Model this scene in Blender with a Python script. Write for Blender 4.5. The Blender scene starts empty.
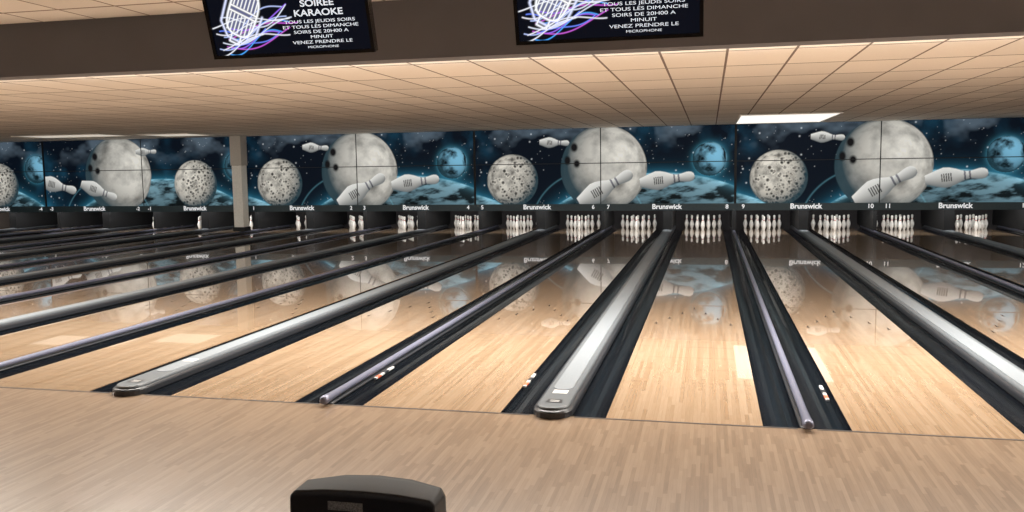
import bpy, bmesh, numpy as np, math, random
from mathutils import Matrix, Vector
random.seed(4)
scene=bpy.context.scene
scene.view_settings.view_transform='Standard'
L=1.0541; R_=0.3798; S_=0.2818; P=2*(L+R_+S_)
YM=16.73; ZB=0.6142; ZT=2.786
XL=-6.5*P-0.02; XR=3.5*P+0.02
CEIL=2.79; FCEIL=3.28; BEAMY=1.72

# ---------- helpers ----------
def link(o,parent=None):
    scene.collection.objects.link(o)
    if parent: o.parent=parent
    return o
def empty(name,loc=(0,0,0)):
    e=bpy.data.objects.new(name,None); e.location=loc; return link(e)
def mesh_obj(name,verts,faces,mats=(),fm=None,parent=None,smooth=False,loc=(0,0,0)):
    me=bpy.data.meshes.new(name); me.from_pydata([tuple(v) for v in verts],[],[tuple(f) for f in faces])
    for m in mats: me.materials.append(m)
    if fm: 
        for i,p in enumerate(me.polygons): p.material_index=fm[i]
    if smooth:
        for p in me.polygons: p.use_smooth=True
    me.update()
    bm=bmesh.new(); bm.from_mesh(me); bmesh.ops.recalc_face_normals(bm,faces=bm.faces); bm.to_mesh(me); bm.free()
    o=bpy.data.objects.new(name,me); o.location=loc
    return link(o,parent)
def box(name,x0,x1,y0,y1,z0,z1,mat,parent=None,bevel=0):
    v=[(x,y,z) for x in (x0,x1) for y in (y0,y1) for z in (z0,z1)]
    f=[(0,1,3,2),(4,6,7,5),(0,4,5,1),(2,3,7,6),(0,2,6,4),(1,5,7,3)]
    c=Vector(((x0+x1)/2,(y0+y1)/2,(z0+z1)/2))
    if parent: c=Vector((0,0,0))
    o=mesh_obj(name,[Vector(a)-c for a in v],f,[mat],parent=parent,loc=c)
    if bevel:
        b=o.modifiers.new('b','BEVEL'); b.width=bevel; b.segments=3
    return o
class NT:
    def __init__(s,name):
        s.m=bpy.data.materials.new(name); s.m.use_nodes=True; s.t=s.m.node_tree; s.n=s.t.nodes; s.b=s.n['Principled BSDF']
    def new(s,t,**k):
        n=s.n.new(t)
        for a,b in k.items(): setattr(n,a,b)
        return n
    def l(s,a,b): s.t.links.new(a,b)
    def math(s,op,a,b=None,c=None):
        n=s.new('ShaderNodeMath',operation=op)
        for i,x in enumerate((a,b,c)):
            if x is None: continue
            if isinstance(x,(int,float)): n.inputs[i].default_value=x
            else: s.l(x,n.inputs[i])
        return n.outputs[0]
def simple(name,col,rough=0.5,metal=0,emit=None,es=0,coat=0,noise=0.06,scale=30,bump=0):
    t=NT(name); b=t.b
    b.inputs['Roughness'].default_value=rough; b.inputs['Metallic'].default_value=metal
    b.inputs['Coat Weight'].default_value=coat
    tc=t.new('ShaderNodeTexCoord'); nz=t.new('ShaderNodeTexNoise'); nz.inputs['Scale'].default_value=scale
    t.l(tc.outputs['Object'],nz.inputs['Vector'])
    rp=t.new('ShaderNodeValToRGB')
    rp.color_ramp.elements[0].position=.3; rp.color_ramp.elements[1].position=.7
    rp.color_ramp.elements[0].color=(*[max(0,c*(1-noise)) for c in col],1)
    rp.color_ramp.elements[1].color=(*[min(1,c*(1+noise)) for c in col],1)
    t.l(nz.outputs['Fac'],rp.inputs['Fac']); t.l(rp.outputs['Color'],b.inputs['Base Color'])
    if emit: b.inputs['Emission Color'].default_value=(*emit,1); b.inputs['Emission Strength'].default_value=es
    if bump:
        bp=t.new('ShaderNodeBump'); bp.inputs['Strength'].default_value=bump; t.l(nz.outputs['Fac'],bp.inputs['Height']); t.l(bp.outputs['Normal'],b.inputs['Normal'])
    return t.m
def wood(name,c1,c2,c3,rough,coat,board=L/39,spec=.5,blen=1.3,crough=.04,cior=1.5):
    t=NT(name); b=t.b
    g=t.new('ShaderNodeNewGeometry'); sp=t.new('ShaderNodeSeparateXYZ'); t.l(g.outputs['Position'],sp.inputs[0])
    xb=t.math('DIVIDE',sp.outputs['X'],board); xi=t.math('FLOOR',xb)
    w1=t.new('ShaderNodeTexWhiteNoise',noise_dimensions='1D'); t.l(xi,w1.inputs['W'])
    yo=t.math('MULTIPLY',w1.outputs['Value'],7.0)
    yi=t.math('FLOOR',t.math('ADD',t.math('DIVIDE',sp.outputs['Y'],blen),yo))
    cv=t.new('ShaderNodeCombineXYZ'); t.l(xi,cv.inputs[0]); t.l(yi,cv.inputs[1])
    w2=t.new('ShaderNodeTexWhiteNoise',noise_dimensions='2D'); t.l(cv.outputs[0],w2.inputs['Vector'])
    gv=t.new('ShaderNodeCombineXYZ'); t.l(t.math('MULTIPLY',sp.outputs['X'],90),gv.inputs[0]); t.l(t.math('MULTIPLY',sp.outputs['Y'],6),gv.inputs[1]); t.l(t.math('MULTIPLY',w2.outputs['Value'],9),gv.inputs[2])
    nz=t.new('ShaderNodeTexNoise'); nz.inputs['Scale'].default_value=1; nz.inputs['Detail'].default_value=3; t.l(gv.outputs[0],nz.inputs['Vector'])
    f=t.math('ADD',t.math('MULTIPLY',w2.outputs['Value'],.5),t.math('MULTIPLY',nz.outputs['Fac'],.5))
    fr=t.math('FRACT',xb); ed=t.math('LESS_THAN',t.math('MINIMUM',fr,t.math('SUBTRACT',1,fr)),.04)
    f=t.math('SUBTRACT',f,t.math('MULTIPLY',ed,.2))
    rp=t.new('ShaderNodeValToRGB'); e=rp.color_ramp.elements
    e[0].position=.1; e[0].color=(*c1,1); e[1].position=.9; e[1].color=(*c3,1)
    m=e.new(.5); m.color=(*c2,1)
    t.l(f,rp.inputs['Fac']); t.l(rp.outputs['Color'],b.inputs['Base Color'])
    b.inputs['Roughness'].default_value=rough; b.inputs['Coat Weight'].default_value=coat; b.inputs['Coat Roughness'].default_value=crough
    b.inputs['Specular IOR Level'].default_value=spec; b.inputs['Coat IOR'].default_value=cior
    return t.m
def tiles(name,col,dark,tx,ty,bump=.0):
    t=NT(name); b=t.b
    g=t.new('ShaderNodeNewGeometry'); sp=t.new('ShaderNodeSeparateXYZ'); t.l(g.outputs['Position'],sp.inputs[0])
    def ln(o,sz,w):
        q=t.math('DIVIDE',o,sz); fr=t.math('FRACT',t.math('ADD',q,100.0))
        return t.math('LESS_THAN',t.math('MINIMUM',fr,t.math('SUBTRACT',1,fr)),w/sz), t.math('FLOOR',q)
    lx,ix=ln(sp.outputs['X'],tx,.012); ly,iy=ln(sp.outputs['Y'],ty,.018)
    e=t.math('MAXIMUM',lx,ly)
    cv=t.new('ShaderNodeCombineXYZ'); t.l(ix,cv.inputs[0]); t.l(iy,cv.inputs[1])
    w=t.new('ShaderNodeTexWhiteNoise',noise_dimensions='2D'); t.l(cv.outputs[0],w.inputs['Vector'])
    nz=t.new('ShaderNodeTexNoise'); nz.inputs['Scale'].default_value=60; t.l(g.outputs['Position'],nz.inputs['Vector'])
    v=t.math('ADD',t.math('ADD',.86,t.math('MULTIPLY',w.outputs['Value'],.13)),t.math('MULTIPLY',t.math('SUBTRACT',nz.outputs['Fac'],.5),.12))
    m1=t.new('ShaderNodeVectorMath',operation='SCALE'); m1.inputs[0].default_value=col; t.l(v,m1.inputs['Scale'])
    mx=t.new('ShaderNodeMix',data_type='RGBA'); t.l(e,mx.inputs['Factor']); t.l(m1.outputs[0],mx.inputs['A']); mx.inputs['B'].default_value=(*dark,1)
    t.l(mx.outputs['Result'],b.inputs['Base Color']); b.inputs['Roughness'].default_value=.85
    b.inputs['Specular IOR Level'].default_value=.2
    return t.m
def attr_mat(name,attr,emit,rough=.5,diff=1.0,spec=.5):
    t=NT(name); a=t.new('ShaderNodeAttribute',attribute_name=attr); a.attribute_type='GEOMETRY'
    sc=t.new('ShaderNodeVectorMath',operation='SCALE'); t.l(a.outputs['Color'],sc.inputs[0]); sc.inputs['Scale'].default_value=diff
    t.l(sc.outputs[0],t.b.inputs['Base Color']); t.l(a.outputs['Color'],t.b.inputs['Emission Color'])
    t.b.inputs['Emission Strength'].default_value=emit; t.b.inputs['Roughness'].default_value=rough
    t.b.inputs['Specular IOR Level'].default_value=spec
    return t.m

M_lane=wood('lane_maple',(.38,.245,.145),(.48,.335,.215),(.56,.41,.28),.16,1.0,blen=1.0,crough=.015,cior=1.8)
M_appr=wood('approach_maple',(.20,.13,.08),(.29,.20,.13),(.37,.265,.18),.30,.35,board=.024,blen=.35,crough=.18)
M_ceil=tiles('ceiling_tile',(.88,.83,.77),(.20,.16,.14),.61,1.22)
M_fceil=tiles('approach_ceiling_tile',(.84,.80,.76),(.25,.2,.17),.61,.61)
M_beam=simple('bulkhead_paint',(.15,.155,.18),.7,noise=.03,scale=3)
M_black=simple('gutter_black',(.005,.007,.011),.14,coat=.3)
M_blackm=simple('matte_black',(.006,.007,.009),.7)
M_silver=simple('capping_silver',(.12,.135,.15),.45,metal=.1,scale=80)
M_silver3=simple('capping_centre',(.22,.245,.27),.5,metal=.1,scale=80)
M_silver2=simple('capping_edge_grey',(.03,.033,.04),.35,scale=80)
M_tube=simple('rail_satin',(.20,.21,.29),.35,metal=.3)
M_wall=simple('wall_paint',(.12,.10,.09),.8)
M_col=simple('column_paint',(.88,.87,.82),.7)
M_white=simple('pin_white',(.88,.87,.84),.25,coat=.3,noise=.02)
M_red=simple('pin_red',(.55,.08,.07),.3)
M_orange=simple('sensor_orange',(.75,.16,.08),.4)
M_label=simple('label_white',(.65,.65,.65),.5)
M_strip=simple('mask_strip_blue',(.025,.05,.065),.5,noise=.1)
M_text=simple('text_white',(.8,.8,.8),.5,emit=(.9,.95,1),es=.55)
M_foul=simple('foul_line_dark',(.05,.04,.035),.4)

# ---------- room ----------
box('floor',XL,XR,-9,20,-.3,-.14,M_blackm)
box('wall_left',XL-.2,XL,-9,20,-.3,FCEIL+.2,M_wall)
box('wall_right',XR,XR+.2,-9,20,-.3,FCEIL+.2,M_wall)
box('wall_back',XL,XR,-9.2,-9,-.3,FCEIL+.2,M_wall)
box('wall_front',XL,XR,20,20.2,-.3,FCEIL+.2,M_blackm)
box('ceiling_lane',XL,XR,BEAMY+.25,20,CEIL,CEIL+.12,M_ceil)
box('ceiling_approach',XL,XR,-9,BEAMY,FCEIL,FCEIL+.12,M_fceil)
box('bulkhead_beam',XL,XR,BEAMY,BEAMY+.25,CEIL-.04,FCEIL+.12,M_beam)
box('approach_floor',XL,XR,-9,0,-.14,0,M_appr)

# ---------- lanes ----------
lane_centers=[]
for k in range(-6,4):
    lane_centers+= [k*P-(R_+L/2), k*P+(R_+L/2)]
LEND=19.25
e=empty('foul_line')
for c in lane_centers: box('segment',c-L/2-.22,c+L/2+.22,-.025,-.001,.0001,.0015,M_foul,e)
AR=[(0,4.75),(1,4.4),(2,4.05),(3,3.7)]
def lane_mesh():
    V=[];F=[];fm=[]
    def bx(x0,x1,y0,y1,z0,z1,m):
        b=len(V); V.extend([(x,y,z) for x in (x0,x1) for y in (y0,y1) for z in (z0,z1)])
        for f in [(0,1,3,2),(4,6,7,5),(0,4,5,1),(2,3,7,6),(0,2,6,4),(1,5,7,3)]: F.append(tuple(b+i for i in f)); fm.append(m)
    bx(-L/2,L/2,0.002,LEND,-.1,0,0)
    for sgn in (-1,1):
        for i,(n,y) in enumerate(AR):
            if n==0 and sgn==1: continue
            x=sgn*n*L/39*5
            b=len(V); w=.016
            V.extend([(x-w,y-.0,.001),(x,y+.15,.001),(x+w,y,.001),(x,y+.03,.001)]); F.append((b,b+3,b+2,b+1)); fm.append(1)
    return V,F,fm
V,F,fm=lane_mesh()
me=None
for c in lane_centers:
    if me is None:
        o=mesh_obj('bowling_lane',V,F,[M_lane,M_foul],fm,loc=(c,0,0)); me=o.data
    else:
        o=bpy.data.objects.new('bowling_lane',me); o.location=(c,0,0); link(o)
def gutter_mesh():
    n=10; w=.2345; V=[];F=[]
    for y in (0.004,LEND):
        for i in range(n+1):
            a=math.pi*i/n; V.append((-w/2*math.cos(a),y,-.006-.085*math.sin(a)))
    for i in range(n): F.append((i,i+1,n+2+i,n+1+i))
    F.append(tuple(range(n+1)))
    return V,F
GV,GF=gutter_mesh(); gme=None
for c in lane_centers:
    for s in (-1,1):
        x=c+s*(L/2+.2345/2)
        if gme is None:
            o=mesh_obj('lane_gutter',GV,GF,[M_black],loc=(x,0,0),smooth=False); gme=o.data
            for p in gme.polygons: p.use_smooth=len(p.vertices)==4
        else:
            o=bpy.data.objects.new('lane_gutter',gme); o.location=(x,0,0); link(o)
def plan(V,F,fm,w,y0,y1,z0,z1,inset,m,taper=1.0,ny=12):
    hw=w/2; pts=[]
    for i in range(ny+1):
        a=math.pi+math.pi*i/ny; pts.append((hw*taper*math.cos(a),y0+hw*taper*1.1+hw*taper*1.1*math.sin(a)))
    pts=pts+[(hw,y0+.5),(hw,y1),(-hw,y1),(-hw,y0+.5)]
    N=len(pts); b=len(V)
    def ring(ins,z):
        for x,y in pts:
            xx=x*(1-ins/hw); yy=y+(ins if y<y0+hw*1.2 and abs(x)<hw*.999 else 0)
            V.append((xx,yy,z))
    ring(0,z0); ring(0,z1-inset*.8); ring(inset*.35,z1-inset*.25); ring(inset,z1)
    for r in range(3):
        for i in range(N):
            j=(i+1)%N; F.append((b+r*N+i,b+r*N+j,b+(r+1)*N+j,b+(r+1)*N+i)); fm.append(m)
    F.append(tuple(b+3*N+i for i in range(N))); fm.append(m)
def capping():
    V=[];F=[];fm=[]
    plan(V,F,fm,.287,-.10,LEND,.001,.055,.02,0)
    plan(V,F,fm,.232,-.07,LEND-.02,.05,.076,.015,1)
    plan(V,F,fm,.15,.42,LEND-.03,.074,.081,.004,3)
    b=len(V); V.extend([(-.06,.06,.0775),(.06,.06,.0775),(.05,.15,.0775),(-.05,.15,.0775)]); F.append((b,b+1,b+2,b+3)); fm.append(0)
    for yy in (.08,.11):
        b=len(V); V.extend([(-.035,yy,.0785),(.035,yy,.0785),(.033,yy+.014,.0785),(-.033,yy+.014,.0785)]); F.append((b,b+1,b+2,b+3)); fm.append(2)
    return V,F,fm
V,F,fm=capping(); cme=None
for k in range(-6,4):
    if cme is None:
        o=mesh_obj('ball_return_capping',V,F,[M_silver2,M_silver,M_label,M_silver3],fm,loc=(k*P,0,0)); cme=o.data
    else:
        o=bpy.data.objects.new('ball_return_capping',cme); o.location=(k*P,0,0); link(o)
def rail():
    V=[];F=[];fm=[]
    plan(V,F,fm,.092,-.02,LEND,0.001,.012,.01,0)
    n=12; r=.028; ys=[-.085,-.078,-.055,-.01,.06,.3,LEND-.02]; rr=[.014,.028,.038,r*1.3,r*1.15,r,r]
    b=len(V)
    for y,q in zip(ys,rr):
        for i in range(n):
            a=2*math.pi*i/n; V.append((q*math.cos(a),y,.044+q*math.sin(a)*.9))
    for j in range(len(ys)-1):
        for i in range(n):
            k=(i+1)%n; F.append((b+j*n+i,b+j*n+k,b+(j+1)*n+k,b+(j+1)*n+i)); fm.append(1)
    F.append(tuple(b+i for i in range(n))); fm.append(1)
    return V,F,fm
V,F,fm=rail(); rme=None
for k in range(-6,3):
    x=(k+.5)*P
    if rme is None:
        o=mesh_obj('division_rail',V,F,[M_silver2,M_tube],fm,loc=(x,0,0),smooth=True); rme=o.data
    else:
        o=bpy.data.objects.new('division_rail',rme); o.location=(x,0,0); link(o)
# foul sensors
for x,y in [(-P/2+.062,1.0),(-R_+.02,.95),(P/2+S_-.06,.95)]:
    e=empty('foul_sensor',(x,y,0))
    box('body',-.013,.013,-.21,.21,-.005,.010,M_label,e,.003)
    box('tip',-.0135,.0135,-.18,-.09,-.005,.011,M_orange,e,.003)
    box('tip_b',-.0135,.0135,-.02,.08,-.005,.011,M_silver2,e,.003)
for x,y in ((-P+.0,.85),(0.0,.36)):
    zz=.0815 if y>.42 else .077
    e=empty('capping_sticker',(x,y,zz)); box('sheet',-.055,.055,-.05,.05,0,.0015,M_label,e)

# ---------- pins ----------
prof=[(0,0),(.026,0),(.029,.006),(.036,.03),(.050,.075),(.0605,.115),(.0575,.15),(.046,.19),(.0325,.222),(.0245,.25),(.0228,.265),(.025,.29),(.0305,.32),(.0325,.343),(.029,.362),(.019,.376),(.008,.3805),(0,.381)]
def pins_mesh():
    V=[];F=[];fm=[];n=14
    for row in range(4):
        for j in range(row+1):
            x0=(j-row/2)*.3048; y0=row*.264
            b=len(V)
            for r,z in prof:
                for i in range(n):
                    a=2*math.pi*i/n; V.append((x0+r*math.cos(a),y0+r*math.sin(a),z))
            for q in range(len(prof)-1):
                zz=(prof[q][1]+prof[q+1][1])/2
                for i in range(n):
                    k=(i+1)%n; F.append((b+q*n+i,b+q*n+k,b+(q+1)*n+k,b+(q+1)*n+i)); fm.append(1 if .25<zz<.262 else 0)
    return V,F,fm
V,F,fm=pins_mesh(); pme=None
for c in lane_centers:
    if pme is None:
        o=mesh_obj('bowling_pin_set',V,F,[M_white,M_red],fm,loc=(c,18.29,0.0005),smooth=True); pme=o.data
    else:
        o=bpy.data.objects.new('bowling_pin_set',pme); o.location=(c,18.29,.0005); link(o)
for k in range(-6,4):
    box('pin_deck_kickback',k*P-.12,k*P+.12,17.2,19.59,.085,1.0,M_blackm)
    if k<3: box('pin_deck_kickback',(k+.5)*P-.045,(k+.5)*P+.045,17.2,19.59,.08,1.0,M_blackm)
M_curt=simple('rear_curtain',(.03,.027,.03),.8)
box('rear_curtain',XL,XR,19.6,19.66,-.1,1.6,M_curt)

# ---------- mask art ----------
def vnoise(x,y,sc,seed):
    r=np.random.default_rng(seed); G=r.random((256,256))
    u=x*sc+50; v=y*sc+50; i=np.floor(u).astype(int); j=np.floor(v).astype(int); fu=u-i; fv=v-j
    fu=fu*fu*(3-2*fu); fv=fv*fv*(3-2*fv)
    g=lambda a,b: G[a%256,b%256]
    return (g(i,j)*(1-fu)+g(i+1,j)*fu)*(1-fv)+(g(i,j+1)*(1-fu)+g(i+1,j+1)*fu)*fv
def fbm(x,y,sc,seed,o=4):
    s=0;a=1;t=0
    for k in range(o): s=s+a*vnoise(x,y,sc*2**k,seed+k); t+=a; a*=.55
    return s/t
def grid_mesh(nm,X,Z,C,mat,x_off=0):
    nz,nx=X.shape
    V=np.zeros((nx*nz,3)); V[:,0]=X.ravel()+x_off; V[:,2]=Z.ravel()
    idx=np.arange(nx*nz).reshape(nz,nx); Fq=np.stack([idx[:-1,:-1],idx[:-1,1:],idx[1:,1:],idx[1:,:-1]],-1).reshape(-1,4)
    me=bpy.data.meshes.new(nm); me.vertices.add(len(V)); me.vertices.foreach_set('co',V.ravel())
    me.loops.add(Fq.size); me.loops.foreach_set('vertex_index',Fq.ravel().astype(np.int32)); me.polygons.add(len(Fq))
    me.polygons.foreach_set('loop_start',np.arange(0,Fq.size,4,dtype=np.int32)); me.update(calc_edges=True)
    ca_=me.color_attributes.new('art','FLOAT_COLOR','POINT'); A=np.ones((nx*nz,4),dtype=np.float32); A[:,:3]=np.clip(C,0,1).reshape(-1,3); ca_.data.foreach_set('color',A.ravel())
    me.materials.append(mat); return me
def art(moon,ball,earth,pins,W=2*P,H=ZT-ZB-.18,z0=ZB+.18,seed=1,mat=None):
    nx,nz=640,190
    X,Z=np.meshgrid(np.linspace(0,W,nx),np.linspace(0,H,nz)); Z=Z+z0
    C=np.zeros((nz,nx,3))
    n=fbm(X,Z,.7,seed*10+1); n2=fbm(X,Z,2.2,seed*10+5)
    neb=np.clip((n-.46)*3,0,1)[...,None]*np.clip(n2*1.6-.4,0,1)[...,None]
    C+=np.array([.003,.007,.015])+neb*np.array([.015,.11,.20])
    neb2=(np.clip((fbm(X,Z*1.3,1.1,seed*10+60)-.54)*5,0,1)*np.clip((Z-2.0)*1.8,0,1))[...,None]
    C+=neb2*np.array([.10,.14,.18])
    r=np.random.default_rng(seed+9)
    for i in range(200):
        x=r.random()*W; z=z0+r.random()*H; s=r.choice([.006,.010,.018],p=[.6,.3,.1])
        i0=int(x/W*nx); j0=int((z-z0)/H*nz); a=slice(max(0,j0-3),j0+4); b=slice(max(0,i0-3),i0+4)
        g=np.exp(-((X[a,b]-x)**2+(Z[a,b]-z)**2)/(s*s)); C[a,b]+=g[...,None]*np.array([.7,.75,.8])
    def blend(mask,col):
        nonlocal C
        C=C*(1-mask[...,None])+col*mask[...,None]
    def edge(d,w=.012): return np.clip(.5-d/w/2,0,1)
    for px,pz,pr in ((ball[0]+1.5,z0-3.7,4.5),(ball[0]-4.6,z0-3.9,4.3)):
        d=np.hypot((X-px)*.95,Z-pz)-pr
        tex=fbm(X*1.0+Z*.6,Z*3.2-X*.5,2.2,seed*10+20,5)
        lim=np.exp(-np.abs(d)/.07)
        sh=np.clip(1+d/1.3,0.0,1)
        col=(np.clip((tex-.41)*4.0,0.04,1)*sh)[...,None]*np.array([.27,.50,.62])+lim[...,None]*np.array([.10,.32,.44])
        blend(edge(d),col)
        C+= (np.exp(-np.clip(d,0,9)/.11)*(d>0))[...,None]*np.array([.02,.15,.24])
    d=np.abs(np.hypot(X-(ball[0]-.4),(Z-(z0-.7))*1.0)-1.55); C+=np.exp(-(d/.02)**2)[...,None]*np.array([.05,.14,.18])
    def sphere(cx,cz,R,base,sc,contrast,seed2,lx=.35,lz=.35,spots=None,holes=None,mid=.62,rim=None):
        x=(X-cx)/R; z=(Z-cz)/R; rr=np.sqrt(x*x+z*z); nzv=np.sqrt(np.clip(1-rr*rr,0,1))
        sx=x/(nzv*.5+.5); sz=z/(nzv*.5+.5)
        t=fbm(sx,sz,sc,seed2,5); t=np.clip(mid+(t-.5)*contrast,0.03,1)
        if spots:
            for (hx,hz,hr) in spots:
                dd=np.hypot(x-hx,z-hz); t=t*(1-.88*edge(dd-hr,.03)); t=np.clip(t+.3*np.exp(-((dd-hr*1.3)/(.02))**2),0,1)
        lam=np.clip(x*lx+z*lz+nzv*.85,0.03,1.1)
        col=(t*lam)[...,None]*np.array(base)+(np.clip(.6-lam,0,1)*.25)[...,None]*np.array([.1,.35,.5])
        if holes: 
            for (hx,hz,hr,hs) in holes:
                dd=np.hypot((x-hx)/hs,(z-hz)); mk=edge(dd-hr,.03)[...,None]; col=col*(1-mk)+mk*np.array([.01,.01,.012])
        blend(edge((rr-1)*R),col)
    sphere(*earth,.43,(.26,.64,.90),1.6,3.8,seed+70,mid=.58)
    ex=np.hypot(X-earth[0],Z-earth[1])
    C+=(np.exp(-np.clip(ex-.43,0,9)/.05)*(ex>.43))[...,None]*np.array([.03,.14,.2])
    sphere(*ball,1.13,(.97,.96,.89),2.4,1.3,seed+33,.5,.28,None,[(-.68,.50,.10,.8),(-.84,.20,.10,.7),(-.62,.12,.09,.8)],mid=.76)
    r2=np.random.default_rng(seed+5); sp=[]
    for i in range(420):
        a=r2.random()*6.28; q=math.sqrt(r2.random())*.97; hx,hz=q*math.cos(a),q*math.sin(a)
        if hx*.9-hz*.4+r2.normal()*.3<-.15: continue
        sp.append((hx,hz,.012+.05*r2.random()**1.4))
    sphere(*moon,.70,(1.0,.97,.88),3.0,2.0,seed+44,-.3,.3,sp,mid=.78)
    for (cx,cz,ln,ang,hgt) in pins:
        ca,sa=math.cos(ang),math.sin(ang); u=((X-cx)*ca+(Z-cz)*sa)/ln+.5; v=(-(X-cx)*sa+(Z-cz)*ca)/ln
        pr=np.interp(u,[z/.381 for q,z in prof],[q/.381*1.1 for q,z in prof],left=-1,right=-1)
        d=(np.abs(v)-pr)*ln
        lam=np.clip(.66+ v/np.maximum(pr,.02)*.45,.06,1.1)
        col=lam[...,None]*np.array([.90,.92,.90])+(np.clip(.5-lam,0,1)*.3)[...,None]*np.array([.05,.3,.45])
        for a,b in ((.62,.65),(.70,.73)):
            mk=((u>a)&(u<b))[...,None]; col=np.where(mk,col*np.array([.3,.3,.35]),col)
        mk=((u>.26)&(u<.44)&(np.abs(v)<.07)&(np.sin(u*170)>-.2))[...,None]; col=np.where(mk,col*.2,col)
        blend(edge(d)*(u>0)*(u<1),col)
    return grid_mesh('mask_art',X,Z,C,mat)
M_art=attr_mat('mask_artwork','art',.58,.6,.5,.1)  # print glows by its own emission, standing in for light falling on it
artA=art((1.05,1.43),(3.50,1.72),(6.22,1.93),[(2.2,2.42,.8,-.05,0),(3.55,1.22,1.6,.5,0),(5.15,1.42,1.40,.12,0)],seed=1,mat=M_art)
artB=art((5.2,1.43),(2.6,1.72),(6.6,1.93),[(.45,1.42,1.35,-.25,0),(1.9,1.25,1.3,-.35,0),(3.6,2.4,.7,0,0)],seed=2,mat=M_art)
for s,a in ((-7.5,artB),(-5.5,artB),(-3.5,artA),(-1.5,artA),(.5,artA),(2.5,artA)):
    o=bpy.data.objects.new('masking_unit',None); link(o); x0=s*P
    ob=bpy.data.objects.new('artwork',a); ob.location=(x0,YM,0); link(ob,o)
    x1=max(x0,XL+.0)
    x2=min(x0+2*P,XR)
    box('backing',x1,x2,YM+.01,YM+.06,ZB,ZT,M_blackm,o)
    box('label_strip',x1,x2,YM-.012,YM+.009,ZB,ZB+.18,M_strip,o)
    box('seam_h',x1,x2,YM-.006,YM+.005,1.855,1.875,M_blackm,o)
    box('seam_v',x0+P-.012,x0+P+.012,YM-.006,YM+.005,ZB+.18,ZT,M_blackm,o)
    if x0>XL: box('seam_edge',x0-.03,x0+.03,YM-.008,YM+.005,ZB+.18,ZT,M_blackm,o)
for o in list(scene.objects):
    if o.name.startswith('artwork') and (o.location.x<XL-.1 or o.location.x+2*P>XR+.1):
        o.data=o.data.copy(); bm=bmesh.new(); bm.from_mesh(o.data)
        if o.location.x<XL: bmesh.ops.bisect_plane(bm,geom=bm.verts[:]+bm.edges[:]+bm.faces[:],plane_co=(XL-o.location.x,0,0),plane_no=(-1,0,0),clear_outer=True)
        else: bmesh.ops.bisect_plane(bm,geom=bm.verts[:]+bm.edges[:]+bm.faces[:],plane_co=(XR-o.location.x,0,0),plane_no=(1,0,0),clear_outer=True)
        bm.to_mesh(o.data); bm.free()
def text(name,body,loc,size,rot,mat,parent=None,align='CENTER',off=0,ext=.001,sx=1):
    cu=bpy.data.curves.new(name,'FONT'); cu.body=body; cu.size=size; cu.align_x=align; cu.extrude=ext; cu.offset=off
    cu.materials.append(mat); o=bpy.data.objects.new(name,cu); o.location=loc; o.rotation_euler=rot; o.scale=(sx,1,1)
    return link(o,parent)
R90=(math.pi/2,0,0)
lab=empty('mask_lettering',(0,YM-.016,ZB+.045))
for k in range(-6,4):
    text('lane_pair_label','Brunswick',(k*P,0,0),.18,R90,M_text,lab,off=.005)
    for j,dx in ((0,-P/2+.2),(1,P/2-.2)):
        text('lane_number',str(2*(k+4)-1+j),(k*P+dx,0,.005),.15,R90,M_text,lab,off=.003)

# column
col=empty('support_column',(-3.5*P+.03,YM-.42,0))
box('shaft',-.15,.15,-.15,.15,.2,1.95,M_col,col,.01)
box('shaft_dim_top',-.17,.17,-.17,.17,1.95,CEIL-.001,simple('column_shaded_top',(.55,.51,.46),.7),col,.01)  # upper column gets less light; that dimness is put into a darker paint
box('base',-.18,.18,-.18,.18,.08,.2,M_blackm,col,.01)

# ---------- ceiling light panels ----------
M_panel=simple('light_diffuser',(.9,.9,.85),.5,emit=(1,.96,.88),es=1.05)
M_panel3=simple('dim_diffuser',(.9,.9,.85),.5,emit=(1,.92,.78),es=.5)
M_frame=simple('light_frame',(.75,.72,.66),.4)
def panel(x0,x1,y0,y1,z=CEIL,m=M_panel):
    e=empty('ceiling_light_panel',((x0+x1)/2,(y0+y1)/2,z)); hx=(x1-x0)/2; hy=(y1-y0)/2
    box('diffuser',-hx,hx,-hy,hy,-.012,-.001,m,e)
    for n,a in (('frame_a',(-hx-.04,-hx,-hy-.04,hy+.04)),('frame_b',(hx,hx+.04,-hy-.04,hy+.04)),('frame_c',(-hx,hx,-hy-.04,-hy)),('frame_d',(-hx,hx,hy,hy+.04))):
        box(n,*a,-.02,-.001,M_frame,e)
panel(1.7,3.65,12.7,16.2)
panel(-16.8,-14.2,13.4,14.6,m=M_panel3)
panel(-13.6,-12.2,14.2,15.4,m=M_panel3)

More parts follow.
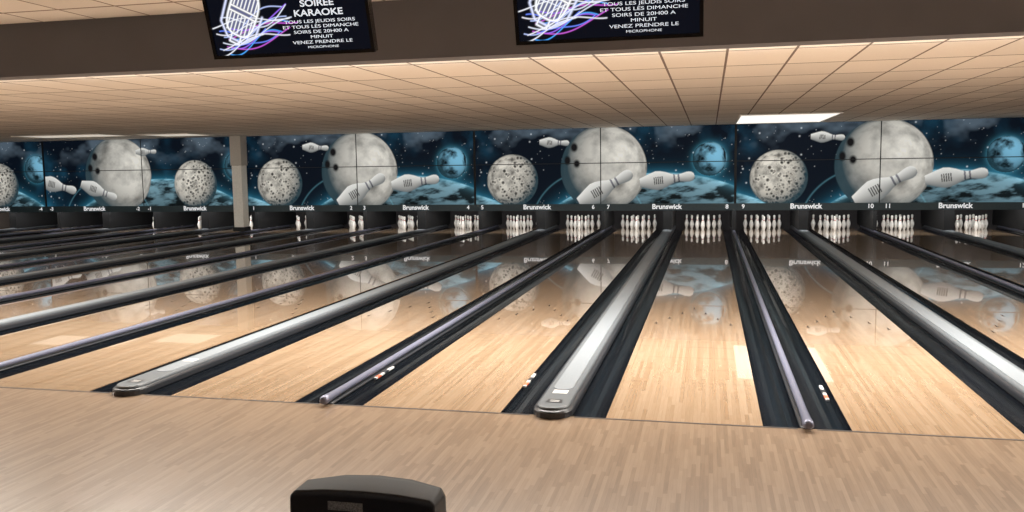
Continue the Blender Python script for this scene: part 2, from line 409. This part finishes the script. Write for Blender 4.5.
# ---------- TVs ----------
def tv_art():
    W,H=1.0,.56; nx,nz=320,180
    X,Z=np.meshgrid(np.linspace(0,W,nx),np.linspace(0,H,nz)); C=np.zeros((nz,nx,3))+np.array([.003,.004,.008])
    def stroke(pts,w,col):
        nonlocal C
        d=np.full(X.shape,9.)
        for (a,b),(c,e) in zip(pts[:-1],pts[1:]):
            vx,vz=c-a,e-b; t=np.clip(((X-a)*vx+(Z-b)*vz)/(vx*vx+vz*vz+1e-9),0,1); d=np.minimum(d,np.hypot(X-a-t*vx,Z-b-t*vz))
        C=np.maximum(C,np.exp(-(d/w)**2)[...,None]*np.array(col))
    cx,cz=.22,.24; an=-.5; ca,sa=math.cos(an),math.sin(an)
    T=lambda u,v:(cx+u*ca-v*sa, cz+u*sa+v*ca)
    a=np.linspace(0,2*math.pi,48)
    wx=((X-cx)*ca+(Z-cz)*sa); wz=(-(X-cx)*sa+(Z-cz)*ca)
    body=(np.abs(wx/.085)**3+np.abs(wz/.135)**3)<1
    C=np.where(body[...,None],np.array([.12,.13,.24]),C)
    sup=lambda t,e:np.sign(t)*abs(t)**(2/3)
    stroke([T(.088*sup(math.cos(t),0),.138*sup(math.sin(t),0)) for t in a],.007,(.95,.97,1))
    for k in range(-3,4): stroke([T(k*.023,-.125),T(k*.023,-.02)],.0045,(.95,.97,1)); stroke([T(k*.023,.03),T(k*.023,.125)],.0045,(.95,.97,1))
    stroke([T(-.088,-.01),T(.088,-.01)],.006,(1,1,1)); stroke([T(-.088,.02),T(.088,.02)],.006,(1,1,1))
    stroke([T(-.03,-.14),T(-.03,-.19),T(.03,-.19),T(.03,-.14)],.006,(.9,.92,1))
    stroke([T(-.12,.03),T(-.115,-.10),T(-.05,-.17),T(.05,-.17),T(.115,-.10),T(.12,.03)],.007,(.7,.75,1))
    r=np.random.default_rng(2)
    cols=[(.9,.92,1),(.15,.25,1),(.6,.12,.7),(.08,.4,1),(.9,.9,1),(.35,.15,.95),(.5,.6,1),(.8,.85,1)]
    for k in range(17):
        x0=-.0+r.random()*.14; z0=.02+.010*k; am=.015+.04*r.random(); ph=r.random()*6; ln=.28+.22*r.random(); up=.03+.13*r.random()
        stroke([(x0+t*ln,z0+am*math.sin(ph+t*5)+up*t*t) for t in np.linspace(0,1,26)],.0032,cols[k%8])
    return grid_mesh('screen_art',X,Z,C,attr_mat('tv_screen','art',1.15,.2,.05,.3),-W/2)
tvme=tv_art()
M_bez=simple('tv_bezel',(.012,.014,.02),.25,coat=.4)
M_tvt=simple('tv_text',(.8,.8,.8),.5,emit=(.85,.92,1),es=.85)
def tv(x0,x1,yaw=0):
    cx=(x0+x1)/2; w=x1-x0; s=w/1.04
    e=empty('hanging_tv',(cx,-1.0,2.435)); e.rotation_euler=(math.radians(17),0,yaw); e.scale=(s,1,1)
    box('body',-.52,.52,.004,.05,0,.6,M_bez,e,.006)
    box('rear_housing',-.35,.35,.05,.10,.1,.5,M_bez,e,.02)
    for n,a in (('bezel_bottom',(-.52,.52,-.012,.004,0,.02)),('bezel_top',(-.52,.52,-.012,.004,.58,.6)),('bezel_left',(-.52,-.5,-.012,.004,.02,.58)),('bezel_right',(.5,.52,-.012,.004,.02,.58))):
        box(n,*a,M_bez,e)
    o=bpy.data.objects.new('screen',tvme); o.location=(0,0,.02); link(o,e)
    lines=[('SOIREE',.280,.052,.003,1.3),('KARAOKE',.226,.052,.003,1.3),('TOUS LES JEUDIS SOIRS',.186,.026,.0,1.65),('ET TOUS LES DIMANCHE',.156,.026,.0,1.65),('SOIRS DE 20H00 A',.126,.026,.0,1.65),('MINUIT',.096,.026,.0,1.65),('VENEZ PRENDRE LE',.066,.026,.0,1.65),('MICROPHONE',.039,.019,.0,1.6)]
    for b,z,sz,of,sx in lines:
        text('caption',b,(.20,-.002,z),sz,R90,M_tvt,e,off=of*.3,ext=.0005,sx=sx)
    b=box('mount_pole',cx-.03,cx+.03,-1.03,-.97,2.78,FCEIL-.001,M_bez)
    b.parent=e; b.matrix_parent_inverse=(Matrix.Translation((cx,-1.0,2.435))@Matrix.Rotation(yaw,4,'Z')@Matrix.Rotation(math.radians(17),4,'X')@Matrix.Diagonal((s,1,1,1))).inverted()
tv(-1.9,-.85); tv(0,1.03)

# ---------- ball return machine ----------
M_hood=simple('hood_grey',(.014,.015,.020),.5,scale=200,noise=.15)
M_hood2=simple('hood_side',(.10,.095,.095),.4)
br=empty('ball_return_machine',(-.10,-3.0,0))
def loft(name,secs,mat,parent,sub=1):
    n=len(secs[0]); V=[p for s in secs for p in s]; F=[]
    for j in range(len(secs)-1):
        for i in range(n-1): F.append((j*n+i,j*n+i+1,(j+1)*n+i+1,(j+1)*n+i))
        F.append((j*n+n-1,j*n,(j+1)*n,(j+1)*n+n-1))
    F.append(tuple(range(n))); F.append(tuple((len(secs)-1)*n+i for i in range(n)))
    o=mesh_obj(name,V,F,[mat],parent=parent,smooth=True)
    b=o.modifiers.new('b','BEVEL'); b.width=.007; b.segments=3; b.limit_method='ANGLE'; b.angle_limit=.5
    w=o.modifiers.new('w','WEIGHTED_NORMAL')
    return o
def sec(y,hw,ztop,zbot,sh):
    return [(-hw,y,zbot),(-hw*1.0,y,zbot+(ztop-zbot)*.5),(-hw*.99,y,ztop-sh),(-hw*.93,y,ztop-sh*.5),(-hw*.5,y,ztop-sh*.12),(0,y,ztop),(hw*.5,y,ztop-sh*.12),(hw*.93,y,ztop-sh*.5),(hw*.99,y,ztop-sh),(hw*1.0,y,zbot+(ztop-zbot)*.5),(hw,y,zbot)]
loft('hood',[sec(-.15,.268,.618,.32,.025),sec(-.14,.272,.632,.32,.03),sec(-.04,.272,.645,.32,.05),sec(.03,.255,.63,.32,.06),sec(.08,.23,.57,.32,.06),sec(.12,.2,.48,.32,.06)],M_hood,br)
loft('pedestal',[sec(-.12,.2,.32,.0,.02),sec(.10,.17,.32,.0,.02)],M_hood2,br)
loft('hood_rim',[sec(-.158,.276,.40,.37,.01),sec(.10,.262,.40,.37,.01)],M_hood2,br)
box('label_plate',-.12,.01,-.154,-.1505,.563,.594,simple('label_grey',(.26,.26,.26),.5,scale=200,noise=.5),br,.001)
box('rack_tray',-.26,.26,-1.6,-.16,.33,.365,M_hood2,br,.01)
box('rack_rail_left',-.28,-.25,-1.6,-.16,.365,.42,M_tube,br,.008)
box('rack_rail_right',.25,.28,-1.6,-.16,.365,.42,M_tube,br,.008)
box('rack_rail_centre',-.015,.015,-1.6,-.16,.365,.40,M_tube,br,.006)
box('rear_leg',-.12,.12,-1.5,-1.3,.0,.33,M_hood2,br,.01)
bcol=[(.5,.05,.03),(.03,.1,.45),(.05,.3,.1),(.4,.2,.02)]
for i,(x,y) in enumerate([(-.128,-1.22),(.128,-1.24),(-.128,-1.46),(.128,-1.48)]):
    bm=bmesh.new(); bmesh.ops.create_uvsphere(bm,u_segments=32,v_segments=20,radius=.108)
    m2=bpy.data.meshes.new('rack_ball'); bm.to_mesh(m2); bm.free(); m2.materials.append(simple('ball_resin',bcol[i],.12,coat=.6,noise=.4,scale=9))
    for p in m2.polygons: p.use_smooth=True
    o=bpy.data.objects.new('rack_ball',m2); o.location=(x,y,.474); link(o,br)

# ---------- lights ----------
def area(name,loc,sx,sy,power,col=(1,.9,.78),rot=(0,0,0)):
    l=bpy.data.lights.new(name,'AREA'); l.shape='RECTANGLE'; l.size=sx; l.size_y=sy; l.energy=power; l.color=col
    o=bpy.data.objects.new(name,l); o.location=loc; o.rotation_euler=rot; return link(o)
XW=XR-XL; XC=(XR+XL)/2
xs_=-6.0
area('lane_wash_light',((xs_+XR)/2,BEAMY+.4,2.775),XR-xs_-.3,.12,1330*1.1,(1,.95,.87),(math.radians(12),0,0))
area('lane_wash_light',((xs_+XL)/2,BEAMY+.4,2.775),xs_-XL-.3,.12,1210*.78,(1,.94,.85),(math.radians(12),0,0))
area('pin_deck_light',(XC,17.1,.95),XW-.5,.15,430,(1,.98,.95),(math.radians(50),0,0))
M_fill=simple('approach_fill_diffuser',(.9,.9,.85),.5,emit=(1,.92,.82),es=6)
for x in (-9,-4.5,0,4.5,9):  # unseen glowing panels, added to brighten the approach
    panel(x-.6,x+.6,-6.6,-6.0,FCEIL,M_fill)
    panel(x-.6,x+.6,-2.4,-1.8,FCEIL,M_fill) if abs(x)>4.6 else None
w=bpy.data.worlds.new('world'); scene.world=w; w.use_nodes=True; w.node_tree.nodes['Background'].inputs[0].default_value=(.02,.02,.025,1)

# ---------- camera ----------
cx,cy,cz,yaw,pit,roll,f=1.0676,-5.8153,1.7369,0.227,0.1011,-0.0139,855.29
r0=Vector((math.cos(yaw),math.sin(yaw),0)); f0=Vector((-math.sin(yaw),math.cos(yaw),0)); Zu=Vector((0,0,1))
Fw=math.cos(pit)*f0-math.sin(pit)*Zu; U2=math.sin(pit)*f0+math.cos(pit)*Zu
R3=math.cos(roll)*r0+math.sin(roll)*U2; U3=-math.sin(roll)*r0+math.cos(roll)*U2
m=Matrix(((R3.x,U3.x,-Fw.x,cx),(R3.y,U3.y,-Fw.y,cy),(R3.z,U3.z,-Fw.z,cz),(0,0,0,1)))
cd=bpy.data.cameras.new('camera'); cd.sensor_width=36; cd.lens=f/1024*36; cd.clip_start=.05
co=bpy.data.objects.new('camera',cd); co.matrix_world=m; link(co); scene.camera=co
